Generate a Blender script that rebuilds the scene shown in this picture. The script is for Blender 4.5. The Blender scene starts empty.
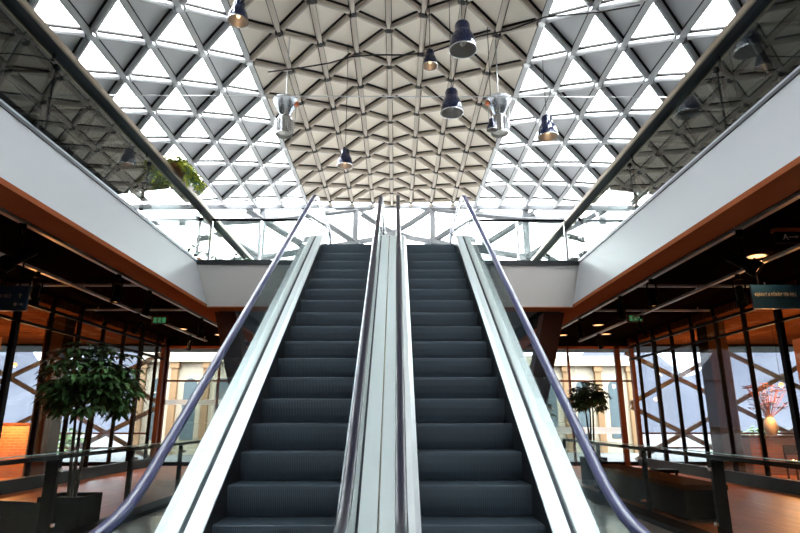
import bpy, math, random
from mathutils import Vector, Matrix
random.seed(7)
scene = bpy.context.scene
COL = scene.collection
PI = math.pi
R = math.radians

# ------------------------------------------------------------------ camera, sky, exposure
EYE = 1.47
FOC = 575.0
PITCH = R(15.0)
YAW = 4.0 / FOC
cam_d = bpy.data.cameras.new('camera'); cam = bpy.data.objects.new('camera', cam_d); COL.objects.link(cam)
cam_d.sensor_width = 36.0; cam_d.lens = 36.0 * FOC / 800.0
cam_d.clip_start = 0.05; cam_d.clip_end = 400
cam.location = (0, 0, EYE); cam.rotation_euler = (R(90) + PITCH, 0, -YAW)
scene.camera = cam

world = bpy.data.worlds.new('world'); scene.world = world; world.use_nodes = True
wn = world.node_tree.nodes; wl = world.node_tree.links
bg = wn['Background']
geo = wn.new('ShaderNodeTexCoord'); sep = wn.new('ShaderNodeSeparateXYZ'); ramp = wn.new('ShaderNodeValToRGB')
wl.new(geo.outputs['Generated'], sep.inputs[0]); wl.new(sep.outputs['Z'], ramp.inputs[0]); wl.new(ramp.outputs[0], bg.inputs[0])
ramp.color_ramp.elements[0].position = 0.0; ramp.color_ramp.elements[0].color = (0.27, 0.31, 0.38, 1)
ramp.color_ramp.elements[1].position = 0.30; ramp.color_ramp.elements[1].color = (0.93, 0.97, 1.0, 1)
bg.inputs[1].default_value = 3.6
sun_d = bpy.data.lights.new('sun', 'SUN'); sun = bpy.data.objects.new('sun', sun_d); COL.objects.link(sun)
sun_d.energy = 1.2; sun_d.angle = R(25); sun_d.color = (1, 0.97, 0.92); sun.rotation_euler = (R(28), R(6), R(20)); sun.location = (0, 0, 30)
vs = scene.view_settings
vs.view_transform = 'Standard'; vs.look = 'None'; vs.gamma = 1; vs.use_curve_mapping = False
vs.exposure = 2.45

# ------------------------------------------------------------------ helpers
def ray(x, y):
    a = x - 400; u = 266.5 - y
    Y = FOC * math.cos(PITCH) - u * math.sin(PITCH); Z = FOC * math.sin(PITCH) + u * math.cos(PITCH)
    return Vector((a * math.cos(YAW) + Y * math.sin(YAW), Y * math.cos(YAW) - a * math.sin(YAW), Z))
def at_z(x, y, z):
    r = ray(x, y); return Vector((0, 0, EYE)) + r * ((z - EYE) / r.z)
def at_y(x, y, Y):
    r = ray(x, y); return Vector((0, 0, EYE)) + r * (Y / r.y)

def mat(name, col, rough=0.5, metal=0.0, spec=0.5, noise=None, bump=None, emit=None, coat=0.0):
    m = bpy.data.materials.new(name); m.use_nodes = True
    nt = m.node_tree; b = nt.nodes['Principled BSDF']
    b.inputs['Base Color'].default_value = (*col, 1); b.inputs['Roughness'].default_value = rough
    b.inputs['Metallic'].default_value = metal; b.inputs['Specular IOR Level'].default_value = spec
    b.inputs['Coat Weight'].default_value = coat
    tc = nt.nodes.new('ShaderNodeTexCoord')
    if noise:
        sc, amt = noise[0], noise[1]; stretch = noise[2] if len(noise) > 2 else (1, 1, 1)
        mp = nt.nodes.new('ShaderNodeMapping'); mp.inputs['Scale'].default_value = stretch
        n = nt.nodes.new('ShaderNodeTexNoise'); n.inputs['Scale'].default_value = sc; n.inputs['Detail'].default_value = 5
        mx = nt.nodes.new('ShaderNodeMixRGB'); mx.inputs[1].default_value = (*[c * (1 - amt) for c in col], 1)
        mx.inputs[2].default_value = (*[min(1, c * (1 + amt)) for c in col], 1)
        nt.links.new(tc.outputs['Object'], mp.inputs[0]); nt.links.new(mp.outputs[0], n.inputs[0])
        nt.links.new(n.outputs[0], mx.inputs[0]); nt.links.new(mx.outputs[0], b.inputs['Base Color'])
        if bump:
            bp = nt.nodes.new('ShaderNodeBump'); bp.inputs['Strength'].default_value = bump; bp.inputs['Distance'].default_value = 0.01
            nt.links.new(n.outputs[0], bp.inputs['Height']); nt.links.new(bp.outputs[0], b.inputs['Normal'])
    if emit:
        b.inputs['Base Color'].default_value = (*[c * .3 for c in col], 1)
        b.inputs['Emission Color'].default_value = (*emit[0], 1); b.inputs['Emission Strength'].default_value = emit[1]
    return m

def glass_mat(name, tint=(0.93, 0.97, 0.95), base=0.045, gain=1.0, frost=None, rough=0.0):
    """a pane face: looks through, with Schlick reflection that grows at grazing angles"""
    m = bpy.data.materials.new(name); m.use_nodes = True; nt = m.node_tree; nt.nodes.clear()
    out = nt.nodes.new('ShaderNodeOutputMaterial'); mix = nt.nodes.new('ShaderNodeMixShader')
    tr = nt.nodes.new('ShaderNodeBsdfTransparent'); tr.inputs[0].default_value = (*tint, 1)
    gl = nt.nodes.new('ShaderNodeBsdfGlossy'); gl.inputs['Roughness'].default_value = rough
    g = nt.nodes.new('ShaderNodeNewGeometry'); dot = nt.nodes.new('ShaderNodeVectorMath'); dot.operation = 'DOT_PRODUCT'
    def M(op, a, b=None):
        n = nt.nodes.new('ShaderNodeMath'); n.operation = op
        for i, v in enumerate((a, b)):
            if v is None: continue
            if isinstance(v, (int, float)): n.inputs[i].default_value = v
            else: nt.links.new(v, n.inputs[i])
        return n.outputs[0]
    nt.links.new(g.outputs['Normal'], dot.inputs[0]); nt.links.new(g.outputs['Incoming'], dot.inputs[1])
    c = M('ABSOLUTE', dot.outputs['Value']); p = M('POWER', M('SUBTRACT', 1.0, c), 4.2)
    f = M('ADD', M('MULTIPLY', p, gain), base)
    nt.links.new(f, mix.inputs[0]); nt.links.new(tr.outputs[0], mix.inputs[1]); nt.links.new(gl.outputs[0], mix.inputs[2])
    last = mix
    if frost:
        df = nt.nodes.new('ShaderNodeBsdfTranslucent'); df.inputs[0].default_value = (*frost[0], 1)
        d2 = nt.nodes.new('ShaderNodeBsdfDiffuse'); d2.inputs[0].default_value = (*frost[0], 1)
        m0 = nt.nodes.new('ShaderNodeMixShader'); nt.links.new(df.outputs[0], m0.inputs[1]); nt.links.new(d2.outputs[0], m0.inputs[2])
        m2 = nt.nodes.new('ShaderNodeMixShader'); m2.inputs[0].default_value = frost[1]
        nt.links.new(mix.outputs[0], m2.inputs[1]); nt.links.new(m0.outputs[0], m2.inputs[2]); last = m2
    nt.links.new(last.outputs[0], out.inputs[0])
    return m

def brick_mat(name, c1, c2, mortar, scale, rough=0.8, bw=0.25, rh=0.075, ms=0.01, axis='XZ', bump=0.4, grain=None):
    m = mat(name, c1, rough); nt = m.node_tree; b = nt.nodes['Principled BSDF']
    tc = nt.nodes.new('ShaderNodeTexCoord'); mp = nt.nodes.new('ShaderNodeMapping')
    mp.inputs['Rotation'].default_value = {'XZ': (R(90), 0, 0), 'YZ': (R(90), 0, R(90)), 'XY': (0, 0, 0), 'YX': (0, 0, R(90))}[axis]
    br = nt.nodes.new('ShaderNodeTexBrick'); br.inputs['Scale'].default_value = scale
    br.inputs['Color1'].default_value = (*c1, 1); br.inputs['Color2'].default_value = (*c2, 1); br.inputs['Mortar'].default_value = (*mortar, 1)
    br.inputs['Brick Width'].default_value = bw; br.inputs['Row Height'].default_value = rh; br.inputs['Mortar Size'].default_value = ms
    br.inputs['Bias'].default_value = 0.0
    nt.links.new(tc.outputs['Object'], mp.inputs[0]); nt.links.new(mp.outputs[0], br.inputs[0])
    colr = br.outputs['Color']
    if grain:
        m2 = nt.nodes.new('ShaderNodeMapping'); m2.inputs['Scale'].default_value = grain
        n = nt.nodes.new('ShaderNodeTexNoise'); n.inputs['Scale'].default_value = 3; n.inputs['Detail'].default_value = 6
        mx = nt.nodes.new('ShaderNodeMixRGB'); mx.blend_type = 'MULTIPLY'; mx.inputs[0].default_value = 0.7
        rp = nt.nodes.new('ShaderNodeValToRGB'); rp.color_ramp.elements[0].color = (0.45, 0.4, 0.38, 1); rp.color_ramp.elements[0].position = 0.3
        rp.color_ramp.elements[1].color = (1.25, 1.2, 1.15, 1); rp.color_ramp.elements[1].position = 0.75
        nt.links.new(tc.outputs['Object'], m2.inputs[0]); nt.links.new(m2.outputs[0], n.inputs[0]); nt.links.new(n.outputs[0], rp.inputs[0])
        nt.links.new(colr, mx.inputs[1]); nt.links.new(rp.outputs[0], mx.inputs[2]); colr = mx.outputs[0]
    nt.links.new(colr, b.inputs['Base Color'])
    if bump:
        bp = nt.nodes.new('ShaderNodeBump'); bp.invert = True; bp.inputs['Strength'].default_value = bump; bp.inputs['Distance'].default_value = 0.01
        nt.links.new(br.outputs['Fac'], bp.inputs['Height']); nt.links.new(bp.outputs[0], b.inputs['Normal'])
    return m

M_ = dict(
    rib=mat('painted_rib', (0.66, 0.66, 0.67), 0.42, 0.0, noise=(2.0, 0.06)),
    gap_cap_black=mat('black_gap_shade_and_cap', (0.02, 0.018, 0.016), 0.7),  # black strips paint in the shade of gaps along ribs; also centre node caps
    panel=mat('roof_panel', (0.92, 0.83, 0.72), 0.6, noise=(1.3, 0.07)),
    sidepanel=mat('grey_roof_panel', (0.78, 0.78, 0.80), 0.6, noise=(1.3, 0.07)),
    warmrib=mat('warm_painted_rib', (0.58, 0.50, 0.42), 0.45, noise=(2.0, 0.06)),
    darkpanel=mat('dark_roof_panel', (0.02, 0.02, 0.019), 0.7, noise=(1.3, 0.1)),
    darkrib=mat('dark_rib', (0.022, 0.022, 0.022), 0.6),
    node=mat('steel_node', (0.72, 0.73, 0.74), 0.3, 0.6),
    skyglass=glass_mat('roof_glazing', (0.97, 0.98, 0.98), 0.03, 0.5),
    glass=glass_mat('balustrade_glass', (0.90, 0.95, 0.93), 0.05, 0.95),
    glassedge=mat('green_glass_edge', (0.25, 0.42, 0.38), 0.15, 0.0),
    shopglass=glass_mat('shopfront_glass', (0.80, 0.82, 0.83), 0.015, 0.22),
    frost=glass_mat('frosted_band', (0.95, 0.97, 0.97), 0.05, 0.5, frost=((0.85, 0.9, 0.9), 0.75)),
    white=mat('white_fascia', (0.56, 0.57, 0.60), 0.45, noise=(0.8, 0.03)),
    cream=mat('warm_grey_fascia', (0.50, 0.47, 0.455), 0.5, noise=(0.8, 0.03)),
    rust=mat('rust_red_paint', (0.36, 0.105, 0.045), 0.8, 0.0, 0.0, noise=(3, 0.12)),
    rustdark=mat('rust_brown_steel', (0.085, 0.026, 0.014), 0.6, 0.0, 0.2, noise=(3, 0.15)),
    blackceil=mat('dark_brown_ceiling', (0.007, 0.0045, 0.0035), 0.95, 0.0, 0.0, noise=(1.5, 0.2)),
    black=mat('black_paint', (0.004, 0.004, 0.005), 0.6, 0.0, 0.05),
    blackedge=mat('black_edge_trim', (0.012, 0.014, 0.018), 0.35),
    greytrim=mat('grey_edge_trim', (0.30, 0.31, 0.35), 0.35, 0.3),
    railside=mat('bronze_rail_side', (0.30, 0.24, 0.18), 0.35, 0.6, noise=(6, 0.2)),
    railunder=mat('dark_rail_underside', (0.030, 0.033, 0.040), 0.5, 0.0, 0.3),
    steel=mat('brushed_steel', (0.88, 0.92, 0.97), 0.34, 0.55, noise=(1.2, 0.04, (8, 0.5, 0.5))),
    chrome=mat('polished_steel', (0.85, 0.86, 0.88), 0.12, 1.0),
    rubber=mat('black_rubber_handrail', (0.012, 0.012, 0.026), 0.3, 0.0, 0.4, coat=0.25),
    step=mat('dark_grey_step', (0.072, 0.098, 0.125), 0.36, 0.35, 0.45, noise=(2.0, 0.12)),
    sidegrey=mat('dark_side_panel', (0.07, 0.072, 0.075), 0.5, 0.2),
    lowglass=glass_mat('ground_floor_glass', (0.96, 0.985, 0.98), 0.004, 0.12),
    backwall=mat('grey_back_wall', (0.50, 0.50, 0.50), 0.8),
    darkwood=mat('dark_brown_wood', (0.060, 0.032, 0.016), 0.8, 0.0, 0.0, noise=(3, 0.3, (8, 8, 0.6))),
    russet=mat('russet_leaf', (0.16, 0.035, 0.008), 0.6, noise=(8, 0.4)),
    skyrubber=mat('sky_tinted_handrail', (0.050, 0.054, 0.135), 0.30, 0.0, 0.7, coat=0.25),  # black rubber with the sky's blue reflection put into its base colour
    stepedge=mat('step_edge', (0.16, 0.2, 0.23), 0.3, 0.8),
    skirt=mat('black_skirt', (0.010, 0.011, 0.013), 0.4, 0.0, 0.3),
    darkgroove=mat('dark_groove', (0.02, 0.025, 0.04), 0.5),
    stone=mat('grey_stone_floor', (0.30, 0.29, 0.27), 0.16, noise=(1.2, 0.12)),
    kerb=mat('dark_stone_kerb', (0.010, 0.011, 0.012), 0.6, 0.0, 0.08),
    lampblue=mat('blue_black_enamel', (0.006, 0.014, 0.070), 0.12, 0.3, 0.8, coat=1.0),
    lampin=mat('lamp_reflector', (0.55, 0.53, 0.50), 0.35, 0.5),
    bulb=mat('warm_bulb', (1, 0.7, 0.4), 0.4, emit=((1.0, 0.62, 0.34), 0.5)),
    hot=mat('warm_lens', (0.6, 0.3, 0.1), 0.4, emit=((1.0, 0.45, 0.16), 0.55)),
    track=mat('grey_track', (0.34, 0.31, 0.28), 0.4, 0.2),
    navy=mat('navy_sign', (0.010, 0.055, 0.12), 0.4),
    signwhite=mat('sign_lettering', (0.45, 0.42, 0.38), 0.6),
    green=mat('green_exit_panel', (0.02, 0.10, 0.05), 0.4, emit=((0.12, 0.6, 0.25), 0.05)),
    soil=mat('potting_soil', (0.03, 0.02, 0.015), 0.9, noise=(20, 0.4), bump=0.6),
    pot=mat('black_planter', (0.004, 0.004, 0.005), 0.6, 0.0, 0.03),
    terra=mat('terracotta', (0.42, 0.17, 0.08), 0.7, noise=(8, 0.15)),
    bark=mat('bark', (0.05, 0.035, 0.025), 0.85, noise=(15, 0.3), bump=0.6),
    leafdark=mat('dark_leaf', (0.07, 0.15, 0.055), 0.35, noise=(3, 0.5)),
    leafmid=mat('mid_leaf', (0.13, 0.28, 0.10), 0.35, noise=(3, 0.5)),
    leafyellow=mat('yellow_green_leaf', (0.72, 0.85, 0.08), 0.45, noise=(6, 0.6)),
    orangewood=mat('varnished_wood', (0.30, 0.12, 0.04), 0.3, noise=(3, 0.25, (8, 8, 0.6))),
    brownwood=mat('brown_wood', (0.065, 0.028, 0.014), 0.7, 0.0, 0.0, noise=(3, 0.25, (8, 0.6, 8))),
    rattan=mat('dark_rattan', (0.018, 0.014, 0.012), 0.45, noise=(30, 0.4), bump=0.5),
    tan=mat('tan_brace', (0.26, 0.19, 0.13), 0.55, noise=(2, 0.1)),
    palebrace=mat('pale_steel_brace', (0.20, 0.21, 0.22), 0.45),
    silver=mat('silver_housing', (0.62, 0.63, 0.65), 0.22, 0.9),
    orangelamp=mat('orange_cap', (0.8, 0.2, 0.06), 0.4),
    cable=mat('black_cable', (0.015, 0.013, 0.012), 0.6),
    rod=mat('steel_rod', (0.62, 0.62, 0.62), 0.3, 0.6),
    plaster=mat('pale_plaster', (0.40, 0.35, 0.26), 0.8, noise=(0.6, 0.22, (3, 3, 0.4))),
    plastertan=mat('tan_plaster', (0.22, 0.13, 0.06), 0.8, noise=(0.8, 0.3, (3, 3, 0.3))),
    darkpane=mat('dark_window_pane', (0.09, 0.12, 0.13), 0.15),
    grass=mat('river_bank', (0.16, 0.20, 0.10), 0.9, noise=(0.4, 0.3)),
    paving=mat('pale_paving', (0.10, 0.10, 0.10), 0.8, noise=(0.5, 0.1)),
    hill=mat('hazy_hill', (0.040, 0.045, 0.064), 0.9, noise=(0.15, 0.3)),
    bush=mat('bush_leaf', (0.10, 0.17, 0.05), 0.7, noise=(2, 0.5)),
    uphol=mat('grey_upholstery', (0.05, 0.05, 0.055), 0.8, noise=(20, 0.2)),
)
M_['woodfloor'] = brick_mat('red_brown_plank_floor', (0.40, 0.125, 0.034), (0.30, 0.088, 0.024), (0.08, 0.02, 0.01), 1.0, 0.42, bw=2.4, rh=0.14, ms=0.004, axis='YX', bump=0.05, grain=(9, 0.5, 1))
M_['woodfloor'].node_tree.nodes['Principled BSDF'].inputs['Specular IOR Level'].default_value = 0.10
M_['woodceil'] = brick_mat('brown_slat_ceiling', (0.15, 0.060, 0.026), (0.11, 0.042, 0.018), (0.02, 0.01, 0.006), 1.0, 0.4, bw=3.0, rh=0.12, ms=0.012, axis='XY', bump=0.5, grain=(0.6, 7, 1))
M_['woodceil'].node_tree.nodes['Principled BSDF'].inputs['Specular IOR Level'].default_value = 0.0
M_['woodceil'].node_tree.nodes['Principled BSDF'].inputs['Roughness'].default_value = 0.9
M_['brick'] = brick_mat('orange_brick', (0.28, 0.10, 0.04), (0.20, 0.07, 0.028), (0.18, 0.13, 0.09), 1.0, 0.85, axis='XZ')

def norm_children(o): return [c for c in bpy.data.objects if c.parent == o]

class MB:
    def __init__(s): s.v = []; s.f = []; s.smooth = []; s.mi = []; s.cur = 0
    def add(s, vs_, fs, smooth=False):
        b = len(s.v); s.v += [tuple(p) for p in vs_]
        for f in fs: s.f.append([b + i for i in f]); s.smooth.append(smooth); s.mi.append(s.cur)
        return s
    def box(s, x0, x1, y0, y1, z0, z1):
        v = [(x, y, z) for z in (z0, z1) for y in (y0, y1) for x in (x0, x1)]
        return s.add(v, [(0, 2, 3, 1), (4, 5, 7, 6), (0, 1, 5, 4), (2, 6, 7, 3), (0, 4, 6, 2), (1, 3, 7, 5)])
    def bar(s, p0, p1, w, h, up=(0, 0, 1), bev=0.0, off=0.0):
        """a bar from p0 to p1, w wide, h deep along up; off shifts it along up"""
        p0 = Vector(p0); p1 = Vector(p1); d = (p1 - p0).normalized(); u = Vector(up)
        a = d.cross(u)
        if a.length < 1e-4: a = d.cross(Vector((0, 1, 0)))
        a.normalize(); u = a.cross(d).normalized()
        if bev > 0:
            q = [(-w/2, -h/2 + bev), (-w/2 + bev, -h/2), (w/2 - bev, -h/2), (w/2, -h/2 + bev), (w/2, h/2 - bev), (w/2 - bev, h/2), (-w/2 + bev, h/2), (-w/2, h/2 - bev)]
        else:
            q = [(-w/2, -h/2), (w/2, -h/2), (w/2, h/2), (-w/2, h/2)]
        n = len(q); vs_ = [p + a * x + u * (y + off) for p in (p0, p1) for x, y in q]
        fs = [(i, (i + 1) % n, n + (i + 1) % n, n + i) for i in range(n)] + [tuple(range(n))[::-1], tuple(range(n, 2 * n))]
        return s.add(vs_, fs)
    def tube(s, pts, r, n=8, caps=True):
        pts = [Vector(p) for p in pts]; rr = r if isinstance(r, (list, tuple)) else [r] * len(pts)
        rings = []; prev = None
        for i, p in enumerate(pts):
            d = (pts[min(i + 1, len(pts) - 1)] - pts[max(i - 1, 0)]).normalized()
            if prev is None:
                a = d.cross(Vector((0, 0, 1)))
                if a.length < 1e-3: a = d.cross(Vector((1, 0, 0)))
            else: a = prev - d * prev.dot(d)
            a.normalize(); prev = a; b = d.cross(a)
            rings.append([p + (a * math.cos(2*PI*k/n) + b * math.sin(2*PI*k/n)) * rr[i] for k in range(n)])
        vs_ = [p for ring in rings for p in ring]; fs = []
        for i in range(len(pts) - 1):
            for k in range(n): fs.append((i*n + k, i*n + (k+1) % n, (i+1)*n + (k+1) % n, (i+1)*n + k))
        if caps: fs += [tuple(range(n))[::-1], tuple(range((len(pts)-1)*n, len(pts)*n))]
        return s.add(vs_, fs, True)
    def lathe(s, prof, n=24, c=(0, 0, 0), axis=None):
        """prof = (radius, height) list; turned about z, or about axis"""
        c = Vector(c); q = Vector((0, 0, 1)).rotation_difference(Vector(axis)) if axis else None
        vs_ = []
        for r, z in prof:
            for k in range(n):
                p = Vector((r * math.cos(2*PI*k/n), r * math.sin(2*PI*k/n), z))
                if q: p = q @ p
                vs_.append(c + p)
        fs = [(i*n + k, i*n + (k+1) % n, (i+1)*n + (k+1) % n, (i+1)*n + k) for i in range(len(prof)-1) for k in range(n)]
        return s.add(vs_, fs, True)
    def poly(s, pts, dirv):
        """closed polygon pts extruded by dirv"""
        n = len(pts); d = Vector(dirv); vs_ = [Vector(p) for p in pts] + [Vector(p) + d for p in pts]
        fs = [tuple(range(n))[::-1], tuple(range(n, 2*n))] + [(i, (i+1) % n, n + (i+1) % n, n + i) for i in range(n)]
        return s.add(vs_, fs)
    def sweep(s, path, prof, smooth=False):
        """path in the (y,z) plane, prof = (x, v): x absolute, v along the path normal"""
        n = len(prof); vs_ = []
        for i, (y, z) in enumerate(path):
            y0, z0 = path[max(i-1, 0)]; y1, z1 = path[min(i+1, len(path)-1)]
            dy, dz = y1 - y0, z1 - z0; L = math.hypot(dy, dz) or 1; ny, nz = -dz / L, dy / L
            vs_ += [(x, y + ny * v, z + nz * v) for x, v in prof]
        fs = [(i*n + k, i*n + (k+1) % n, (i+1)*n + (k+1) % n, (i+1)*n + k) for i in range(len(path)-1) for k in range(n)]
        fs += [tuple(range(n))[::-1], tuple(range((len(path)-1)*n, len(path)*n))]
        return s.add(vs_, fs, smooth)
    def build(s, name, m, parent=None, loc=None):
        off = Vector(loc) if loc is not None else (parent_world(parent) if parent else Vector((0, 0, 0)))
        me = bpy.data.meshes.new(name); me.from_pydata([tuple(Vector(p) - off) for p in s.v], [], s.f)
        for mm in (m if isinstance(m, (list, tuple)) else [m]): me.materials.append(M_[mm])
        me.polygons.foreach_set('use_smooth', s.smooth); me.polygons.foreach_set('material_index', s.mi)
        import bmesh
        bm = bmesh.new(); bm.from_mesh(me); bmesh.ops.recalc_face_normals(bm, faces=bm.faces); bm.to_mesh(me); bm.free()
        if any(s.smooth):
            try: me.set_sharp_from_angle(angle=R(40))
            except Exception: pass
        o = bpy.data.objects.new(name, me); COL.objects.link(o)
        if parent: o.parent = parent
        elif loc is not None: o.location = loc
        return o
def parent_world(o):
    v = Vector((0, 0, 0))
    while o: v += o.location; o = o.parent
    return v

def tag(o, label=None, cat=None, group=None, kind=None):
    if label: o['label'] = label
    if cat: o['category'] = cat
    if group: o['group'] = group
    if kind: o['kind'] = kind
    return o
def thing(name, label, cat, loc=(0, 0, 0), group=None, rotz=0):
    o = bpy.data.objects.new(name, None); COL.objects.link(o); o.location = loc; o.empty_display_size = 0.2
    o.rotation_euler = (0, 0, rotz)
    return tag(o, label, cat, group)
def struct(name, loc=(0, 0, 0)):
    o = bpy.data.objects.new(name, None); COL.objects.link(o); o.location = loc; o['kind'] = 'structure'; return o
def copy_tree(o, parent=None):
    c = o.copy(); COL.objects.link(c)
    if parent: c.parent = parent
    for ch in [x for x in list(COL.objects) if x.parent == o]: copy_tree(ch, c)
    return c
def fillet(pts, rad, n=8):
    out = [pts[0]]
    for i in range(1, len(pts) - 1):
        p = Vector(pts[i]); a = (Vector(pts[i-1]) - p); b = (Vector(pts[i+1]) - p)
        r = rad[i-1]; d = min(r, a.length * 0.49, b.length * 0.49)
        A = p + a.normalized() * d; B = p + b.normalized() * d
        for k in range(n + 1):
            t = k / n; out.append(tuple((1-t)**2 * A + 2*t*(1-t) * p + t*t * B))
    out.append(pts[-1]); return out
def interp(path, y):
    for (y0, z0), (y1, z1) in zip(path, path[1:]):
        if y0 <= y <= y1: return z0 + (z1 - z0) * (y - y0) / max(1e-6, y1 - y0)
    return path[-1][1] if y > path[-1][0] else path[0][1]

# ------------------------------------------------------------------ main dimensions
CX = -0.12                       # centre line of the escalators
YE = 20.5                        # the glazed end wall
ZU = 4.57                        # upper floor
ZC = 4.30                        # ceiling of the lower side aisles
XL, XR = -3.98, 3.67             # upper slab edges
XLb, XRb = -3.70, 3.47           # foot of the slanted fascias
ZB = 3.63                        # foot of the fascias
YS = 11.1                        # front of the cross landing
YEU = 25.0                       # the upper floor runs on to the bowed glass front
YB = -5.5                        # how far the hall goes on behind
PXL, PXR = -8.15, 8.3            # glass partitions of the side rooms
WX = 17.0                        # outer walls of the side rooms

# ------------------------------------------------------------------ floors
f = MB(); f.box(CX - 4.15, CX + 4.15, YB, YE, -0.12, 0.0); o = f.build('floor', 'stone'); o['kind'] = 'structure'
f = MB(); f.box(-WX, CX - 4.15, YB, YE, -0.12, 0.0); o = f.build('floor', 'woodfloor'); o['kind'] = 'structure'
f = MB(); f.box(CX + 4.15, WX, YB, YE, -0.12, 0.0); o = f.build('floor', 'woodfloor'); o['kind'] = 'structure'

# upper slab with its fascias
for sd, xt, xb in ((-1, XL, XLb), (1, XR, XRb)):
    nm = 'wall_left' if sd < 0 else 'wall_right'
    w = struct(nm)
    a = MB(); a.poly([(xt, YB, ZU - 0.05), (xb, YB, ZB), (xb + sd * 0.05, YB, ZB), (xt + sd * 0.05, YB, ZU - 0.05)], (0, YS - YB, 0)); a.build('fascia', 'white', w)
    a = MB(); a.box(min(xt - sd * 0.02, xt + sd * 0.14), max(xt - sd * 0.02, xt + sd * 0.14), YB, YS, ZU - 0.05, ZU - 0.015); a.build('black_edge', 'blackedge', w)
    a = MB(); a.box(min(xt + sd * 0.005, xt + sd * 0.2), max(xt + sd * 0.005, xt + sd * 0.2), YB, YEU, ZU - 0.015, ZU + 0.03); a.build('edge_upstand', 'greytrim', w)
    # rust red soffit strip
    x1 = xb + sd * 0.40
    a = MB(); a.box(min(xb, x1), max(xb, x1), YB, YE, ZB - 0.02, ZB + 0.04); a.build('soffit_strip', 'rust', w)
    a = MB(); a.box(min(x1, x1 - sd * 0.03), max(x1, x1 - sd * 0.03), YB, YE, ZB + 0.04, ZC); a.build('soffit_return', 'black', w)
    a = MB(); a.box(min(xt + sd * 0.05, sd * WX), max(xt + sd * 0.05, sd * WX), YB, YEU, ZC + 0.02, ZU - 0.015); o = a.build('floor', 'kerb'); o['kind'] = 'structure'
    # aisle ceiling and room ceiling
    px = PXL if sd < 0 else PXR
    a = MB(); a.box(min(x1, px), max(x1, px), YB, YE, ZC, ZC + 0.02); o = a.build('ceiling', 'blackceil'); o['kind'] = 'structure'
    a = MB(); a.box(min(px, sd * WX), max(px, sd * WX), YB, YE, ZC - 0.2, ZC); o = a.build('ceiling', 'woodceil'); o['kind'] = 'structure'
    a = MB(); a.box(min(sd * WX, sd * (WX + 0.2)), max(sd * WX, sd * (WX + 0.2)), YB, YE, 0, ZC); o = a.build('wall_left' if sd < 0 else 'wall_right', 'brick'); o['kind'] = 'structure'
# cross landing
w = struct('wall_back')
a = MB(); a.box(XL, XR, YS, YS + 0.06, ZB + 0.0, ZU - 0.10); a.build('fascia', 'cream', w)
a = MB(); a.box(XL, XR, YS - 0.03, YS + 0.2, ZU - 0.10, ZU + 0.0); a.build('black_edge', 'blackedge', w)
a = MB(); a.box(XLb, XRb, YS, YS + 0.42, ZB - 0.02, ZB); a.build('soffit_strip', 'rust', w)
a = MB(); a.box(XL + .05, XR - .05, YS + 0.06, YEU, ZU - 0.25, ZU - 0.0); o = a.build('floor', 'stone'); o['kind'] = 'structure'
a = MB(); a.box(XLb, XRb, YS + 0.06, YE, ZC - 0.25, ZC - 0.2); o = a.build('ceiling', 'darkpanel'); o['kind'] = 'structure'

a = MB(); a.box(-WX, WX, YB - .25, YB, 0, ZU + 7.0); o = a.build('wall_front', 'backwall'); o['kind'] = 'structure'
# ------------------------------------------------------------------ roof: triangular lattice
H = 9.7; G = H / 8.0; S = 0.1588 * H; DX = 0.0903 * H; CR = -0.0206 * H; Y0 = 1.2925 * H
ZP = [1, .985, .957, .928, .899, .869, .836, .798, .755, .707, .655, .600, .540]
K = 12; N0, N1 = -12, 8
def node(sd, k, n):      # n may be half-integer through the parity of k
    return Vector((CR + sd * DX * k, Y0 + S * (n + (0.5 if k % 2 else 0)), EYE + H * ZP[k]))
roof = struct('ceiling')
def frame(sd, k):
    """surface normal (pointing down into the hall) of strip k"""
    if k < 0: return Vector((0, 0, -1))
    a = node(sd, k, 0); b = node(sd, k + 1, 0); t = Vector((b.x - a.x, 0, b.z - a.z)).normalized()
    n = Vector((t.z, 0, -t.x)); 
    return n if n.z < 0 else -n
def ymax(p): return p.y <= YE + 0.05
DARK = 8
def yend(x):
    return (roofz(x) - EYE) / 0.388
def roofz(x):
    t = abs(x - CR) / DX; k = min(K - 1, int(t)); u = min(1.0, t - k); return EYE + H * (ZP[k] * (1 - u) + ZP[k + 1] * u)
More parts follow.
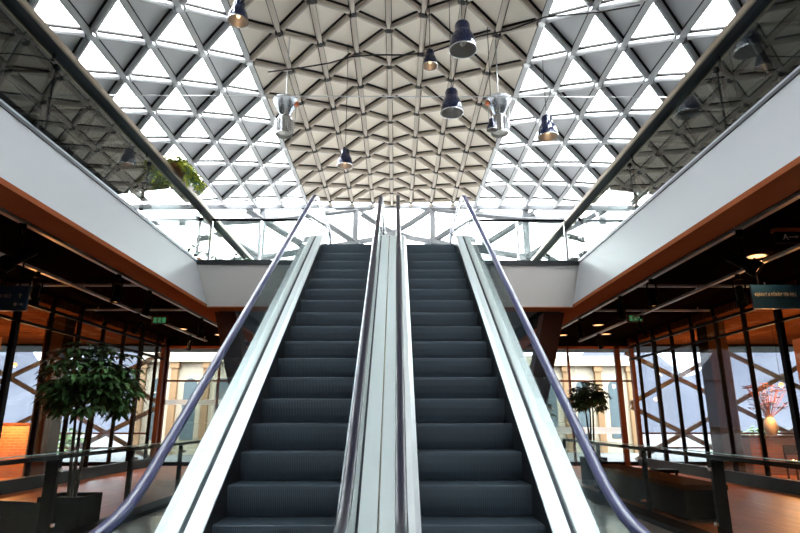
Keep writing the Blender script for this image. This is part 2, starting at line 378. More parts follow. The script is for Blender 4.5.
for sd in (-1, 1):
    for k in range(K + 1):
        if k == 0 and sd == 1: continue
        nn = (frame(sd, min(k, K-1)) + frame(sd, max(k-1, 0) if k else 0)).normalized()
        if k == 0: nn = Vector((0, 0, -1))
        b = MB(); y1 = yend(CR + DX * k); p0 = node(sd, k, N0); p0.y = YB; p1 = Vector((p0.x, y1, p0.z))
        b.bar(p0, p1, 0.066, 0.155, up=nn, bev=0.018, off=0.078)
        b.bar(p0, p1, 0.13, 0.024, up=nn, off=0.07)
        b.bar(p0, p1, 0.09, 0.024, up=nn, off=0.155)
        b.cur = 1; b.bar(p0, p1, 0.16, 0.06, up=nn, off=0.0)  # dark strip put in for the shaded gap above the rib
        b.build('longitudinal_rib', ['warmrib' if k < 4 else ('rib' if k < DARK else 'darkrib'), 'gap_cap_black'], roof)
    for k in range(K):
        nn = frame(sd, k); dk = k >= DARK
        rib = MB(); opq = MB(); gl = MB(); nd = MB()
        for n in range(N0 - 1, N1 + 1):
            A = node(sd, k, n); A2 = node(sd, k, n + 1)
            if k % 2 == 0: B = node(sd, k + 1, n); Bp = node(sd, k + 1, n - 1)
            else: B = node(sd, k + 1, n + 1); Bp = node(sd, k + 1, n)
            # A sits between Bp and B along y
            for Q in (B, Bp):
                if max(A.y - yend(A.x), Q.y - yend(Q.x)) <= 0.25 and min(A.y, Q.y) > YB:
                    d = (Q - A).normalized(); a1 = A + d * 0.13; q1 = Q - d * 0.13
                    rib.bar(a1, q1, 0.115, 0.145, up=nn, bev=0.036, off=0.09)
                    rib.cur = 1; rib.bar(A + d * .04, Q - d * .04, 0.155, 0.05, up=nn, off=0.0); rib.cur = 0  # same painted gap shade along the diagonals
            glazed = 4 <= k <= 7
            t1 = [A, A2, B]; t2 = [Bp, B, A]
            if all(p.y <= yend(p.x) + .25 and p.y > YB for p in t1): (gl if glazed else opq).poly(t1, -nn * 0.02)
            if all(p.y <= yend(p.x) + .25 and p.y > YB for p in t2): opq.poly(t2, -nn * 0.02)
            if A.y <= yend(A.x) + .25 and A.y > YB:
                nd.lathe([(0.0, 0.18), (0.08, 0.175), (0.09, 0.155), (0.09, 0.06), (0.07, 0.0)], 8, A, axis=nn)
        rib.build('lattice_ribs', ['darkrib' if dk else ('warmrib' if k < 4 else 'rib'), 'gap_cap_black'], roof)
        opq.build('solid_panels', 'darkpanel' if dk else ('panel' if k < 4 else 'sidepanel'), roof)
        if 4 <= k <= 7: gl.build('glazed_panels', 'skyglass', roof)
        nd.build('node_caps', 'node' if 4 <= k < DARK else ('darkrib' if dk else 'gap_cap_black'), roof)
# low side wall under the roof edges
for sd in (-1, 1):
    p = node(sd, K, 0); a = MB(); a.box(p.x - 0.05, p.x + 0.05, YB, yend(p.x), ZU, p.z); o = a.build('wall_left' if sd < 0 else 'wall_right', 'darkpanel'); o['kind'] = 'structure'

# ------------------------------------------------------------------ glazed end wall
win = struct('window_1', (0, YE, 0))
def ew(x, z, out=0.0): return (x, yend(x) + out, z)
xs = [CR + DX * k for k in range(-K, K + 1)]
for p, q in zip(xs, xs[1:]):
    a = MB(); a.bar(ew(p, roofz(p) - .12, .05), ew(q, roofz(q) - .12, .05), 0.20, 0.16); a.build('head_beam', 'palebrace', win)
def run(name, x0, z0, slope, x1, w):
    """a straight-in-elevation member that follows the curved wall"""
    n = 40; prev = None
    for i in range(n + 1):
        x = x0 + (x1 - x0) * i / n; z = z0 + slope * (x - x0)
        ok = ZU <= z <= roofz(x) - .1
        if ok: prev = (prev or []) + [ew(x, z, .12)]
        if (not ok or i == n) and prev:
            if len(prev) > 2:
                a = MB(); a.tube(prev, w, 6); a.build(name, 'palebrace', win)
            prev = None
cxn = -0.1 + 1.405 * G; bx = 2.81 * G; XM = DX * 10.5
for i in range(-3, 3):
    x = cxn + bx * i
    if abs(x - CR) < XM: a = MB(); a.bar(ew(x, ZU, .12), ew(x, roofz(x) - .1, .12), 0.24, 0.2, up=(0, 1, 0)); a.build('post', 'palebrace', win)
for q in range(-6, 4):
    off = EYE + (7.5 + 1.264 * q) * G
    run('diagonal_brace', CR - XM, off - .45 * (CR - XM - cxn), -.45, CR + XM, .14)
    run('diagonal_brace', CR - XM, off + .45 * (CR - XM - cxn), .45, CR + XM, .14)
for p, q in zip(xs[1:-1], xs[2:-1]):
    a = MB(); A = [ew(p, ZU, .2), ew(q, ZU, .2), ew(q, roofz(q) - .1, .2), ew(p, roofz(p) - .1, .2)]; a.poly(A, (0, .012, 0)); a.build('pane', 'skyglass', win)

# lower part of the end wall, full width
win = struct('window_2', (0, YE, 0))
HZ = 4.02
a = MB(); a.box(-WX, WX, YE - 0.05, YE + 0.15, HZ, ZC + .3); a.build('bulkhead', 'black', win)
a = MB(); a.box(PXL, PXR, YE - .03, YE + 0.03, 2.78, 2.84); a.build('transom', 'rustdark', win)
a = MB(); a.box(PXL, PXR, YE - .06, YE + 0.06, HZ - 0.08, HZ); a.build('transom', 'rust', win)
for x in (-8.1, -6.2, -4.2, -2.1, 0.0, 2.1, 4.1, 6.1, 7.85):
    a = MB(); q = 0.09 if abs(x) > 7 else 0.03; a.box(x - q, x + q, YE - .06, YE + 0.06, 0, HZ); a.build('mullion', 'rustdark', win)
a = MB(); a.box(-8.0, -0.2, YE + 0.04, YE + 0.05, 2.0, 2.17); a.box(0.2, 7.8, YE + 0.04, YE + 0.05, 1.03, 1.25); a.build('frosted_band', 'frost', win)
a = MB()
for i in range(16): x0 = -WX + i * 2 * WX / 16; a.box(x0 + .01, x0 + 2 * WX / 16 - .01, YE + 0.06, YE + 0.075, 0.05, HZ)
a.build('pane', 'shopglass', win)
a = MB(); a.box(-WX, WX, YE - .05, YE + .1, 0, 0.12); a.build('sill', 'black', win)
for sd in (-1, 1):   # tan diamond bracing outside the side rooms
    for q in range(-1, 4):
        x0 = sd * (8.2 + 3.7 * q)
        for (xa, za, xb_, zb) in ((x0, 3.9, x0 + sd * 7.4, -0.0 + 0.1), (x0, 0.1, x0 + sd * 7.4, 3.9)):
            lo, hi = 8.3, WX
            t0 = (lo - abs(xa)) / 7.4 if abs(xa) < lo else 0; t1 = min(1, (hi - abs(xa)) / 7.4)
            if t1 <= t0: continue
            a = MB(); a.bar((xa + (xb_ - xa) * t0, YE + .35, za + (zb - za) * t0), (xa + (xb_ - xa) * t1, YE + .35, za + (zb - za) * t1), 0.15, 0.14, up=(0, 1, 0), bev=.02); a.build('diagonal_brace', 'tan', win)
    for q in range(0, 3):
        x = sd * (11.9 + 3.7 * q)
        if abs(x) < WX:
            a = MB(); a.bar((x, YE + .2, 0), (x, YE + .2, HZ), 0.12, 0.14, up=(0, 1, 0)); a.build('mullion', 'tan', win)
    a = MB(); a.box(min(sd * 8.4, sd * WX), max(sd * 8.4, sd * WX), YE - 0.2, YE - 0.14, 1.02, 1.08); a.build('guard_rail', 'rustdark', win)
    a = MB(); a.box(min(sd * 8.4, sd * WX), max(sd * 8.4, sd * WX), YE - 0.2, YE - 0.14, 0.55, 0.61); a.build('guard_rail', 'rustdark', win)

# ------------------------------------------------------------------ glass partitions of the side rooms
ys = [3.6 + 1.24 * i for i in range(14)]
for sd, px, nm in ((-1, PXL, 'window_3'), (1, PXR, 'window_4')):
    win = struct(nm, (px, 12, 0))
    for i, y in enumerate(ys):
        q = 0.07 if i in (7, 12) else 0.026
        a = MB(); a.box(px - 0.05, px + 0.05, y - q, y + q, 0.28, ZC); a.build('mullion', 'black', win)
    for z, q in ((HZ - 0.05, 0.035), (3.55, 0.03)):
        a = MB(); a.box(px - 0.05, px + 0.05, ys[0], YE, z - q, z + q); a.build('transom', 'black', win)
    a = MB(); a.box(px - 0.09, px + 0.09, ys[0], YE, 0, 0.27); a.build('kerb', 'kerb', win)
    for y in ys:
        y1 = min(y + 1.24, YE)
        if y1 - y < .2: continue
        a = MB(); a.box(px - 0.006, px + 0.006, y + .02, y1 - .02, 0.27, ZC); a.build('pane', 'shopglass', win)
    a = MB(); a.box(px - 0.07, px + 0.07, YE - .25, YE - .1, 0, ZC); a.build('end_post', 'rustdark', win)

# ------------------------------------------------------------------ escalators
# long section lines in (y, z)
DECK = fillet([(2.0, 0.30), (3.54, 0.30), (9.93, 4.775), (12.0, 4.775)], [0.55, 0.35])
HAND = fillet([(2.35, 0.93), (3.22, 0.93), (9.60, 5.40), (11.72, 5.40)], [1.3, 0.35], 14)
def arc(cy, cz, r, a0, a1, n=10): return [(cy + r * math.cos(a0 + (a1 - a0) * i / n), cz + r * math.sin(a0 + (a1 - a0) * i / n)) for i in range(n + 1)]
HANDFULL = arc(2.35, 0.93 - 0.24, 0.24, R(265), R(95), 12) + HAND[0:] + arc(11.72, 5.40 - 0.26, 0.26, R(88), R(-80), 12)
RISE, RUN = 0.232, 0.3313
# one step: ribbed riser (curved) and ribbed tread
def make_step(width=0.885):
    prof = [(0.03, -0.225), (0.010, -0.16), (0.0, -0.09), (-0.003, -0.03), (0.0, -0.006), (0.010, 0.0), (0.40, 0.0)]
    n = 59; p = width / n; g = 0.006; xs = []
    for i in range(n):
        x = -width/2 + i * p
        xs += [(x, 0), (x + p*0.55, 0), (x + p*0.55, 1), (x + p, 1)]
    xs.append((width/2, 0))
    s = MB(); vs_ = []; m = len(xs)
    for j, (y, z) in enumerate(prof):
        y0, z0 = prof[max(j-1, 0)]; y1, z1 = prof[min(j+1, len(prof)-1)]; L = math.hypot(y1-y0, z1-z0); ny, nz = (z1-z0)/L, -(y1-y0)/L
        for x, d in xs: vs_.append((x, y + d * g * ny, z + d * g * nz))
    fs = [(j*m + i, j*m + i + 1, (j+1)*m + i + 1, (j+1)*m + i) for j in range(len(prof)-1) for i in range(m-1)]
    s.add(vs_, fs)
    s.box(-width/2, width/2, 0.03, 0.40, -0.10, -0.012)
    o = s.build('step', 'step')
    o.data.materials.append(M_['stepedge'])
    return o
step0 = make_step(); step_used = False
def step_yz(k): return 4.44 + RUN * k, -0.72 + EYE + RISE * k
for sd, lab in ((-1, 'left escalator with dark ribbed steps, outer steel deck towards the tall potted tree'), (1, 'right escalator with dark ribbed steps, outer steel deck towards the bench')):
    E = thing('escalator', lab, 'escalator', (CX + sd * 0.74, 3.4, 0), 'escalators climbing to the glazed landing')
    X = lambda v: CX + sd * v
    # steps
    for k in range(-3, 18):
        y, z = step_yz(k)
        if k >= 17: z = 4.60
        if k == -3: z = 0.03
        if step_used: st = step0.copy(); COL.objects.link(st)
        else: st = step0; step_used = True
        st.parent = E; st.location = Vector((X(0.7425), y, z)) - E.location
    # comb and floor plates
    a = MB(); a.box(*sorted((X(0.30), X(1.185))), 1.9, 3.45, 0.0, 0.03); a.build('floor_plate', 'steel', E)
    a = MB(); a.box(*sorted((X(0.30), X(1.185))), 10.40, 12.3, ZU - 0.06, 4.645); a.build('floor_plate', 'steel', E)
    a = MB()
    for i in range(44): x = X(0.31 + i * 0.02); a.box(x - .004, x + .004, 10.36, 10.40, ZU - 0.04, 4.64)
    a.build('comb', 'stepedge', E)
    # decks: (x0, x1, v0, v1)
    def sw(nm, x0, x1, v0, v1, m, path=DECK):
        a = MB(); a.sweep(path, [(X(x0), v0), (X(x1), v0), (X(x1), v1), (X(x0), v1)]); return a.build(nm, m, E)
    sw('outer_deck', 1.335, 1.49, -0.05, 0.0, 'steel')
    sw('glass_channel', 1.295, 1.335, -0.05, -0.012, 'darkgroove')
    a = MB(); a.sweep(DECK, [(X(1.225), -0.03), (X(1.295), -0.03), (X(1.295), 0.0), (X(1.225), 0.0)]); a.sweep(DECK, [(X(1.185), -0.075), (X(1.225), -0.075), (X(1.225), -0.001), (X(1.188), -0.035)]); a.build('inner_deck', 'steel', E)
    sw('skirt', 1.185, 1.20, -0.42, -0.05, 'skirt')
    a = MB(); a.sweep(DECK, [(X(0.003), -0.05), (X(0.135), -0.05), (X(0.135), 0.0), (X(0.003), 0.0)]); a.build('centre_deck', 'steel', E)
    sw('glass_channel', 0.135, 0.165, -0.05, -0.012, 'darkgroove')
    a = MB(); a.sweep(DECK, [(X(0.165), -0.03), (X(0.255), -0.03), (X(0.255), 0.0), (X(0.165), 0.0)]); a.sweep(DECK, [(X(0.255), -0.001), (X(0.295), -0.035), (X(0.297), -0.075), (X(0.255), -0.075)]); a.build('inner_deck', 'steel', E)
    sw('skirt', 0.285, 0.297, -0.42, -0.05, 'skirt')
    # truss cladding under the steps
    low = [(y, max(0.0, z - 1.25)) for y, z in DECK]
    pts = [(X(0.01), y, z - 0.5 if z - 0.5 > -0.0 else 0.0) for y, z in DECK if y > 3.6 and y < 11.0] 
    ptl = [(X(0.01), y, max(0.0, z - 1.25)) for y, z in DECK if y > 3.6 and y < 11.0]
    a = MB(); a.poly(pts + ptl[::-1], (sd * 1.44, 0, 0)); a.build('truss_cladding', 'greytrim', E)
    pts = [(X(1.45), y, z - 0.05) for y, z in DECK if y < 11.05]; ptl = [(X(1.45), y, max(0.0, z - 1.28)) for y, z in DECK if y < 11.05]
    a = MB(); a.poly(pts + ptl[::-1], (sd * 0.025, 0, 0)); a.build('side_panel', 'sidegrey', E)
    # balustrades
    for xg, lbl in ((1.315, None), (0.15, None)):
        ycut = [2.15, 3.7, 5.3, 6.9, 8.5, 10.1, 11.85]
        for y0, y1 in zip(ycut, ycut[1:]):
            n = 12; yy = [y0 + .006 + (y1 - y0 - .012) * i / n for i in range(n + 1)]
            def up(y):
                if y < 2.35: return 0.69 + math.sqrt(max(0, .23**2 - (2.35 - y)**2)) - .02
                if y > 11.72: return 5.14 + math.sqrt(max(0, .25**2 - (y - 11.72)**2)) - .02
                return interp(HAND, y) - 0.025
            lo_ = [(X(xg) - .005, y, interp(DECK, y) - 0.03) for y in yy]; hi_ = [(X(xg) - .005, y, up(y)) for y in yy]
            a = MB(); a.poly(lo_ + hi_[::-1], (0.01, 0, 0)); a.build('glass_panel', 'glass', E)
        x = X(xg)
        q = [(x - .034, -.004), (x - .031, -.018), (x - .018, -.020), (x + .018, -.020), (x + .031, -.018), (x + .034, -.004), (x + .029, .012), (x + .018, .018), (x - .018, .018), (x - .029, .012)]
        a = MB(); a.sweep(HANDFULL, q, True); h = a.build('handrail', 'skyrubber' if xg > 1 else 'rubber', E)  # outer rail carries a painted sky tint; same rubber as the inner
        a = MB(); a.sweep(HANDFULL, [(x - .014, -.045), (x + .014, -.045), (x + .017, -.019), (x - .017, -.019)]); a.build('handrail_guide', 'chrome', E)
a = MB(); a.sweep([p for p in DECK], [(CX - .006, -.03), (CX + .006, -.03), (CX + .006, .006), (CX - .006, .006)]); a.build('joint_strip', 'chrome', E)

# ------------------------------------------------------------------ inclined rust columns under the landing
for sd, xt in ((-1, XLb + 0.2), (1, XRb - 0.22)):
    a = MB(); top = Vector((xt, YS + 0.75, ZB - 0.02)); bot = Vector((xt - sd * 0.85, YS + 1.0, 0))
    n = 2
    vs_ = []
    for p, hw in ((bot, 0.17), (top, 0.21)):
        vs_ += [p + Vector((dx * hw, dy * 0.22, 0)) for dx, dy in ((-1, -1), (1, -1), (1, 1), (-1, 1))]
    a.add(vs_, [(0, 3, 2, 1), (4, 5, 6, 7), (0, 1, 5, 4), (1, 2, 6, 5), (2, 3, 7, 6), (3, 0, 4, 7)])
    o = a.build('leaning_column', 'rustdark', loc=(bot.x, bot.y, 0)); tag(o, 'rust brown leaning column under the %s end of the landing' % ('left' if sd < 0 else 'right'), 'column', 'leaning columns under the landing')

# ------------------------------------------------------------------ glass balustrades
def balustrade(lab, p0, p1, h, n, railw=0.2, group=None, post='clamp', ends=None):
    """p0,p1 along the edge, z = floor"""
    p0 = Vector(p0); p1 = Vector(p1); d = (p1 - p0); L = d.length; d.normalize(); sidev = Vector((d.y, -d.x, 0))
    T = thing('glass_balustrade', lab, 'balustrade', tuple(p0), group)
    if post == 'wide':
        a = MB(); a.bar(p0 + Vector((0, 0, h)), p1 + Vector((0, 0, h)), railw, 0.05, bev=.01); a.build('handrail', 'railunder', T)
        for s_ in (-1, 1):
            a = MB(); a.bar(p0 + Vector((0, 0, h + .0)) + sidev * s_ * railw / 2, p1 + Vector((0, 0, h + .0)) + sidev * s_ * railw / 2, 0.035, 0.085, bev=.01); a.build('rail_edge', 'railside', T)
    elif post == 'thin':
        a = MB(); a.bar(p0 + Vector((0, 0, h)), p1 + Vector((0, 0, h)), railw, 0.045, bev=.01); a.build('handrail', 'black', T)
    for i in range(n):
        a_ = p0 + d * (L * i / n + 0.02); b_ = p0 + d * (L * (i + 1) / n - 0.02)
        g = MB(); g.bar(a_ + Vector((0, 0, h / 2)), b_ + Vector((0, 0, h / 2)), 0.014, h - .002); g.build('glass_panel', 'glass', T)
    for i in range(n + 1):
        c = p0 + d * (L * i / n)
        if post == 'wide':
            g = MB(); g.bar(c + Vector((0, 0, 0.0)) + sidev * .035, c + Vector((0, 0, h - 0.2)) + sidev * .035, 0.04, 0.05, up=d); g.bar(c + Vector((0, 0, h - .2)) - sidev * .03, c + Vector((0, 0, h - 0.2)) + sidev * .07, 0.05, 0.05); g.bar(c + sidev * .06 + Vector((0, 0, h - .2)), c + Vector((0, 0, h - 0.02)) + sidev * .05, 0.02, 0.02, up=d); g.build('post', 'black', T)
        else:
            g = MB(); g.bar(c, c + Vector((0, 0, h - 0.02)), 0.035, 0.05, up=d); g.build('post', 'chrome', T)
    return T
UR = 0.98
balustrade('long glass balustrade with broad bronze rail on the left upper gallery', (XL + 0.08, 16.05, ZU + .03), (XL + 0.08, YB + 1.05, ZU + .03), UR, 8, 0.20, 'gallery balustrades', 'wide')
balustrade('long glass balustrade with broad bronze rail on the right upper gallery', (XR + 0.03, YB + 1.05, ZU + .03), (XR + 0.03, 16.05, ZU + .03), UR, 8, 0.20, 'gallery balustrades', 'wide')
balustrade('short glass balustrade on the landing edge left of the escalators', (XL + .2, YS + .08, ZU), (CX - 1.62, YS + .08, ZU), 0.88, 2, 0.05, 'landing balustrades', 'thin')
balustrade('short glass balustrade on the landing edge right of the escalators', (CX + 1.62, YS + .08, ZU), (XR - .2, YS + .08, ZU), 0.88, 2, 0.05, 'landing balustrades', 'thin')
# lower ones beside the escalators, on a dark kerb
for sd, lab in ((-1, 'glass balustrade with black rail on the ground floor beside the tall potted tree'), (1, 'glass balustrade with black rail on the ground floor beside the brown bench')):
    x = CX + sd * 4.05
    a = MB(); a.box(x - .16, x + .16, 3.1, 14.6, 0, 0.07); o = a.build('trim_1' if sd < 0 else 'trim_2', 'kerb'); o['kind'] = 'structure'
    T = thing('glass_balustrade', lab, 'balustrade', (x, 3.2, 0.07), 'ground floor balustrades')
    a = MB(); a.box(x + sd * .10 - .025, x + sd * .10 + .025, 3.2, 14.4, 1.0, 1.05); a.build('handrail', 'black', T)
    yy = [3.2, 5.4, 7.6, 9.8, 12.0, 14.4]
    for y in yy:
        b = 0.075 if y == 7.6 else 0.035
        g = MB(); g.box(x + sd * .10 - b, x + sd * .10 + b, y - .03, y + .03, 0.07, 1.0); g.build('post', 'black', T)
        g = MB(); g.box(*sorted((x - sd*.01, x + sd * .10)), y - .02, y + .02, .86, .90); g.box(*sorted((x - sd*.01, x + sd * .10)), y - .02, y + .02, .22, .26); g.build('glass_clamp', 'chrome', T)
    for y0, y1 in zip(yy, yy[1:]):
        g = MB(); g.box(x - .007, x + .007, y0 + .012, y1 - .012, 0.1, 1.08); g.build('glass_panel', 'lowglass', T)
        g = MB(); g.box(x - .0075, x + .0075, y0 + .012, y1 - .012, 1.08, 1.09); g.build('glass_edge', 'glassedge', T)
# cross balustrade at the back of the well
T = thing('glass_balustrade', 'low glass balustrade across the back of the ground floor under the landing', 'balustrade', (CX, 14.5, 0))
for i in range(6):
    x0 = CX - 4.0 + i * 8.0 / 6
    g = MB(); g.box(x0 + .01, x0 + 1.32, 14.493, 14.507, .05, 1.05); g.build('glass_panel', 'glass', T)
    g = MB(); g.box(x0 + .01, x0 + 1.32, 14.492, 14.508, 1.05, 1.065); g.build('glass_edge', 'glassedge', T)
    g = MB(); g.box(x0 - .02, x0 + .02, 14.48, 14.52, 0, .25); g.build('post', 'black', T)

# ------------------------------------------------------------------ pendant lamps
def make_pendant(r, topz, loc, label, lit):
    T = thing('pendant_lamp', label, 'lamp', loc, 'bell pendant lamps under the lattice roof')
    s = MB(); s.lathe([(r, 0), (r * .99, r * .2), (r * .90, r * .75), (r * .74, r * 1.2), (r * .60, r * 1.48), (r * .56, r * 1.56), (r * .56, r * 2.0), (r * .48, r * 2.2), (r * .2, r * 2.32), (r * .1, r * 2.5), (0, r * 2.5)], 32); s.build('lamp_shade', 'lampblue', None).parent = T
    s = MB(); s.lathe([(r * 1.0, 0), (r * .96, r * .02), (r * .95, r * .2), (r * .86, r * .74), (r * .70, r * 1.16), (0.0, r * 1.3)], 32); s.build('reflector', 'lampin').parent = T
    s = MB(); s.lathe([(r * .965, -.004), (r * 1.015, -.004), (r * 1.015, r * .045), (r * .97, r * .045), (r * .965, -.004)], 32); s.build('rim', 'silver').parent = T
    s = MB(); s.lathe([(0, r * .35), (r * .12, r * .38), (r * .2, r * .52), (r * .18, r * .68), (r * .1, r * .85), (r * .1, r * .97)], 16); s.build('bulb', 'bulb' if lit else 'lampin').parent = T
    s = MB(); s.tube([(0, 0, r * 2.4), (0, 0, topz - loc[2])], 0.008, 6); s.build('hanging_cable', 'cable').parent = T
    s = MB(); s.box(-.012, .012, -.012, .012, r * 2.4, r * 2.8); s.build('cord_grip', 'silver').parent = T
    return T
def roof_under(x): return roofz(x) - 0.06
PEN = [((463, 50), 6.3, .245, 'largest dark blue bell pendant, above the right escalator', 0),
       ((452, 113), 6.3, .245, 'dark blue bell pendant hanging just below the largest one', 0),
       ((548, 137), 6.3, .235, 'dark blue bell pendant with warm inside, furthest right beside the glazed triangles', 1),
       ((345, 166), 6.0, .195, 'dark bell pendant low over the top of the left escalator', 1),
       ((430, 66), 6.3, .145, 'small black bell pendant left of the largest one', 1),
       ((238, 21), 6.3, .165, 'dark bell pendant at the top edge left, beside the first glazed triangles', 1),
       ((492, 130), 6.3, .12, 'small black bell pendant in front of the silver floodlight', 0)]
for (px, py), Z, r, lab, lit in PEN:
    p = at_z(px, py, EYE + Z); make_pendant(r, roof_under(p.x), tuple(p), lab, lit)
# floodlights with folded silver housings
def flood(px, py, lab, sd):
    p = at_z(px, py, EYE + 6.35); T = thing('floodlight', lab, 'floodlight', tuple(p), 'silver floodlights under the roof')
    r = .20
    s = MB(); s.lathe([(r, 0), (r, .03), (r * .93, .05), (r * .93, .38), (r * .7, .46), (0, .47)], 24); s.build('housing', 'silver').parent = T
    s = MB()
    for k in range(12):
        an = 2*PI*k/12; s.bar((math.cos(an) * r * .95, math.sin(an) * r * .95, .06), (math.cos(an) * r * .95, math.sin(an) * r * .95, .38), .02, .05, up=(math.cos(an), math.sin(an), 0))
    s.build('cooling_fins', 'chrome').parent = T
    s = MB(); s.lathe([(r * .96, .0), (r * .85, .06), (0, .08)], 24); s.build('lens', 'lampin').parent = T
    s = MB(); s.lathe([(.08, .46), (.12, .52), (.30, .86), (.30, .88), (0, .88)], 20); s.build('upper_cone', 'silver').parent = T
    s = MB()
    for sx in (-1, 1): s.bar((sx * .23, 0, .16), (sx * .25, 0, .98), .03, .012, up=(1, 0, 0))
    s.bar((-.27, 0, .98), (.27, 0, .98), .03, .02); s.build('yoke', 'silver').parent = T
    s = MB(); s.lathe([(0, 0), (.045, .0), (.05, .05), (.03, .1), (0, .1)], 12, c=(sd * .27, -.05, .72)); s.build('orange_cap', 'orangelamp').parent = T
    s = MB(); s.tube([(0, 0, .98), (0, 0, roof_under(p.x) - p.z)], .015, 6); s.build('hanging_rod', 'rod').parent = T
flood(284, 135, 'silver cylindrical floodlight hanging left of the centre under the steel rod', 1)
flood(500, 134, 'silver cylindrical floodlight with orange cap hanging right of the centre', -1)
# tension rod across the hall and the sagging cable
a = MB(); pz = at_z(400, 96.5, EYE + 6.9); a.tube([(CR - 6.2, pz.y, pz.z), (CR + 6.2, pz.y, pz.z)], .013, 8); o = a.build('tension_rod', 'rod'); tag(o, 'thin straight steel rod stretched across the hall below the lattice roof', 'rod')
a = MB()
cpx = [(268, 72), (300, 68), (330, 63), (350, 57), (372, 55), (405, 55), (432, 52), (452, 45), (480, 36), (510, 30), (545, 17), (600, 12), (640, 5)]
pts = []
for i, (x, y) in enumerate(cpx): pts.append(at_z(x, y, EYE + 6.75 - .25 * abs(x - 400) / 240))
a.tube(pts, .014, 6); o = a.build('slack_cable', 'cable'); tag(o, 'slack black cable draped across the middle of the roof lattice', 'cable')

# ------------------------------------------------------------------ aisle ceiling: tracks, spots, downlights, signs
TZ = ZC - 0.16
TR = {-1: (-5.25, -6.65), 1: (4.98, 6.45)}
for sd in (-1, 1):
    side = 'left' if sd < 0 else 'right'
    for j, x in enumerate(TR[sd]):
        a = MB(); a.box(x - .04, x + .04, 2.0, YE - .3, TZ, TZ + .05)
        for y in (4, 8, 12, 16, 20): a.box(x - .01, x + .01, y - .01, y + .01, TZ + .05, ZC)
        o = a.build('light_track', 'track'); tag(o, 'long grey ceiling track in the %s aisle, the one nearer the %s' % (side, 'atrium' if j == 0 else 'shopfront glass'), 'track', 'ceiling tracks of the side aisles')
    for j, y in enumerate((11.8, 14.6)):
        x0, x1 = sorted((TR[sd][0], PXR - .2 if sd > 0 else PXL + .2))
        a = MB(); a.box(x0, x1, y - .03, y + .03, TZ + .055, TZ + .10)
        for x in (x0 + .3, x1 - .3): a.box(x - .01, x + .01, y - .01, y + .01, TZ + .10, ZC)
        o = a.build('light_track', 'track'); tag(o, 'short grey cross track on the ceiling of the %s aisle, %s of two' % (side, 'nearer' if j == 0 else 'further'), 'track', 'cross tracks of the side aisles')
def make_spot():
    T = thing('track_spotlight', '', 'spotlight', (0, 0, 0))
    s = MB(); s.lathe([(0, .30), (.05, .30), (.055, .28), (.055, .10), (.075, .08), (.08, 0.0), (.072, 0.0), (.06, .04)], 18); s.build('lamp_body', 'black').parent = T
    s = MB(); s.lathe([(0, .025), (.065, .022)], 18); s.build('lens', 'hot').parent = T
    s = MB(); s.bar((-.075, 0, .14), (-.075, 0, .40), .02, .02); s.bar((.075, 0, .14), (.075, 0, .40), .02, .02); s.bar((-.085, 0, .40), (.085, 0, .40), .02, .02); s.box(-.03, .03, -.03, .03, .40, .47); s.build('yoke', 'black').parent = T
    return T
spot0 = make_spot(); used = [False]
def spot(x, y, lab, tilt=0, az=0, sc=1.0, flap=False):
    T = spot0 if not used[0] else copy_tree(spot0); used[0] = True
    T['label'] = lab; T['group'] = 'black track spotlights'; T.location = (x, y, TZ - .47 * sc); T.rotation_euler = (0, 0, az); T.scale = (sc,) * 3
    piv = Vector((0, 0, .14)); rot = Matrix.Rotation(tilt, 3, 'X')
    for c in [o for o in COL.objects if o.parent == T and o.name.split('.')[0] in ('lamp_body', 'lens')]:
        c.location = piv - rot @ piv; c.rotation_euler = (tilt, 0, 0)
    return T
SP = [(1, 0, 10.9, 'black spotlight hanging straight down from the inner track, second from the right edge', 0, 0, 1.15),
      (1, 0, 12.5, 'black spotlight hanging down beside the right aisle exit sign', 0, 0, 1.1),
      (1, 0, 15.4, 'black spotlight hanging down near the right leaning column', 0, 0, 1.1),
      (1, 1, 14.9, 'black spotlight tilted towards the shopfront glass, middle of the right aisle', .7, -1.2, 1.1),
      (1, 1, 10.5, 'black spotlight tilted beside the navy sign on the right', .8, -.6, 1.3),
      (1, 0, 7.9, 'large black spotlight tilted near the right edge under the ceiling', .9, -2.2, 1.5),
      (1, 1, 18.2, 'furthest black spotlight on the outer right track', .6, -1.0, 1),
      (-1, 0, 10.6, 'black spotlight hanging straight down, middle of the left aisle', 0, 0, 1.15),
      (-1, 0, 12.0, 'black spotlight tilted beside the left aisle exit sign', .5, 1.0, 1.1),
      (-1, 1, 14.7, 'black spotlight tilted towards the shopfront glass in the left aisle', .8, 1.2, 1.1),
      (-1, 0, 15.4, 'black spotlight hanging down near the left leaning column', 0, 0, 1.1),
      (-1, 1, 10.4, 'black spotlight tilted beside the navy sign on the left', .8, .6, 1.3),
      (-1, 0, 7.7, 'large black spotlight tilted at the left edge under the ceiling', .9, 2.0, 1.5),
      (-1, 1, 18.6, 'furthest black spotlight on the outer left track', .4, 1.0, 1)]
for sd, j, y, lab, tilt, az, sc in SP: spot(TR[sd][j], y, lab, tilt, az, sc)
def downlight(x, y, lab, r=.12):
    T = thing('downlight', lab, 'downlight', (x, y, ZC), 'round warm recessed downlights')
    s = MB(); s.lathe([(r, -.001), (r * 1.25, -.012), (r * 1.3, -.002)], 20); s.build('trim_ring', 'track').parent = T
    s = MB(); s.lathe([(0, -.003), (r, -.003)], 20); s.build('lens', 'hot').parent = T
    l = bpy.data.lights.new('glow', 'SPOT'); l.energy = 60; l.color = (1, .55, .25); l.spot_size = R(110); l.spot_blend = .8; l.shadow_soft_size = .1
    lo = bpy.data.objects.new('glow', l); COL.objects.link(lo); lo.parent = T; lo.location = (0, 0, -.03)
DL = []
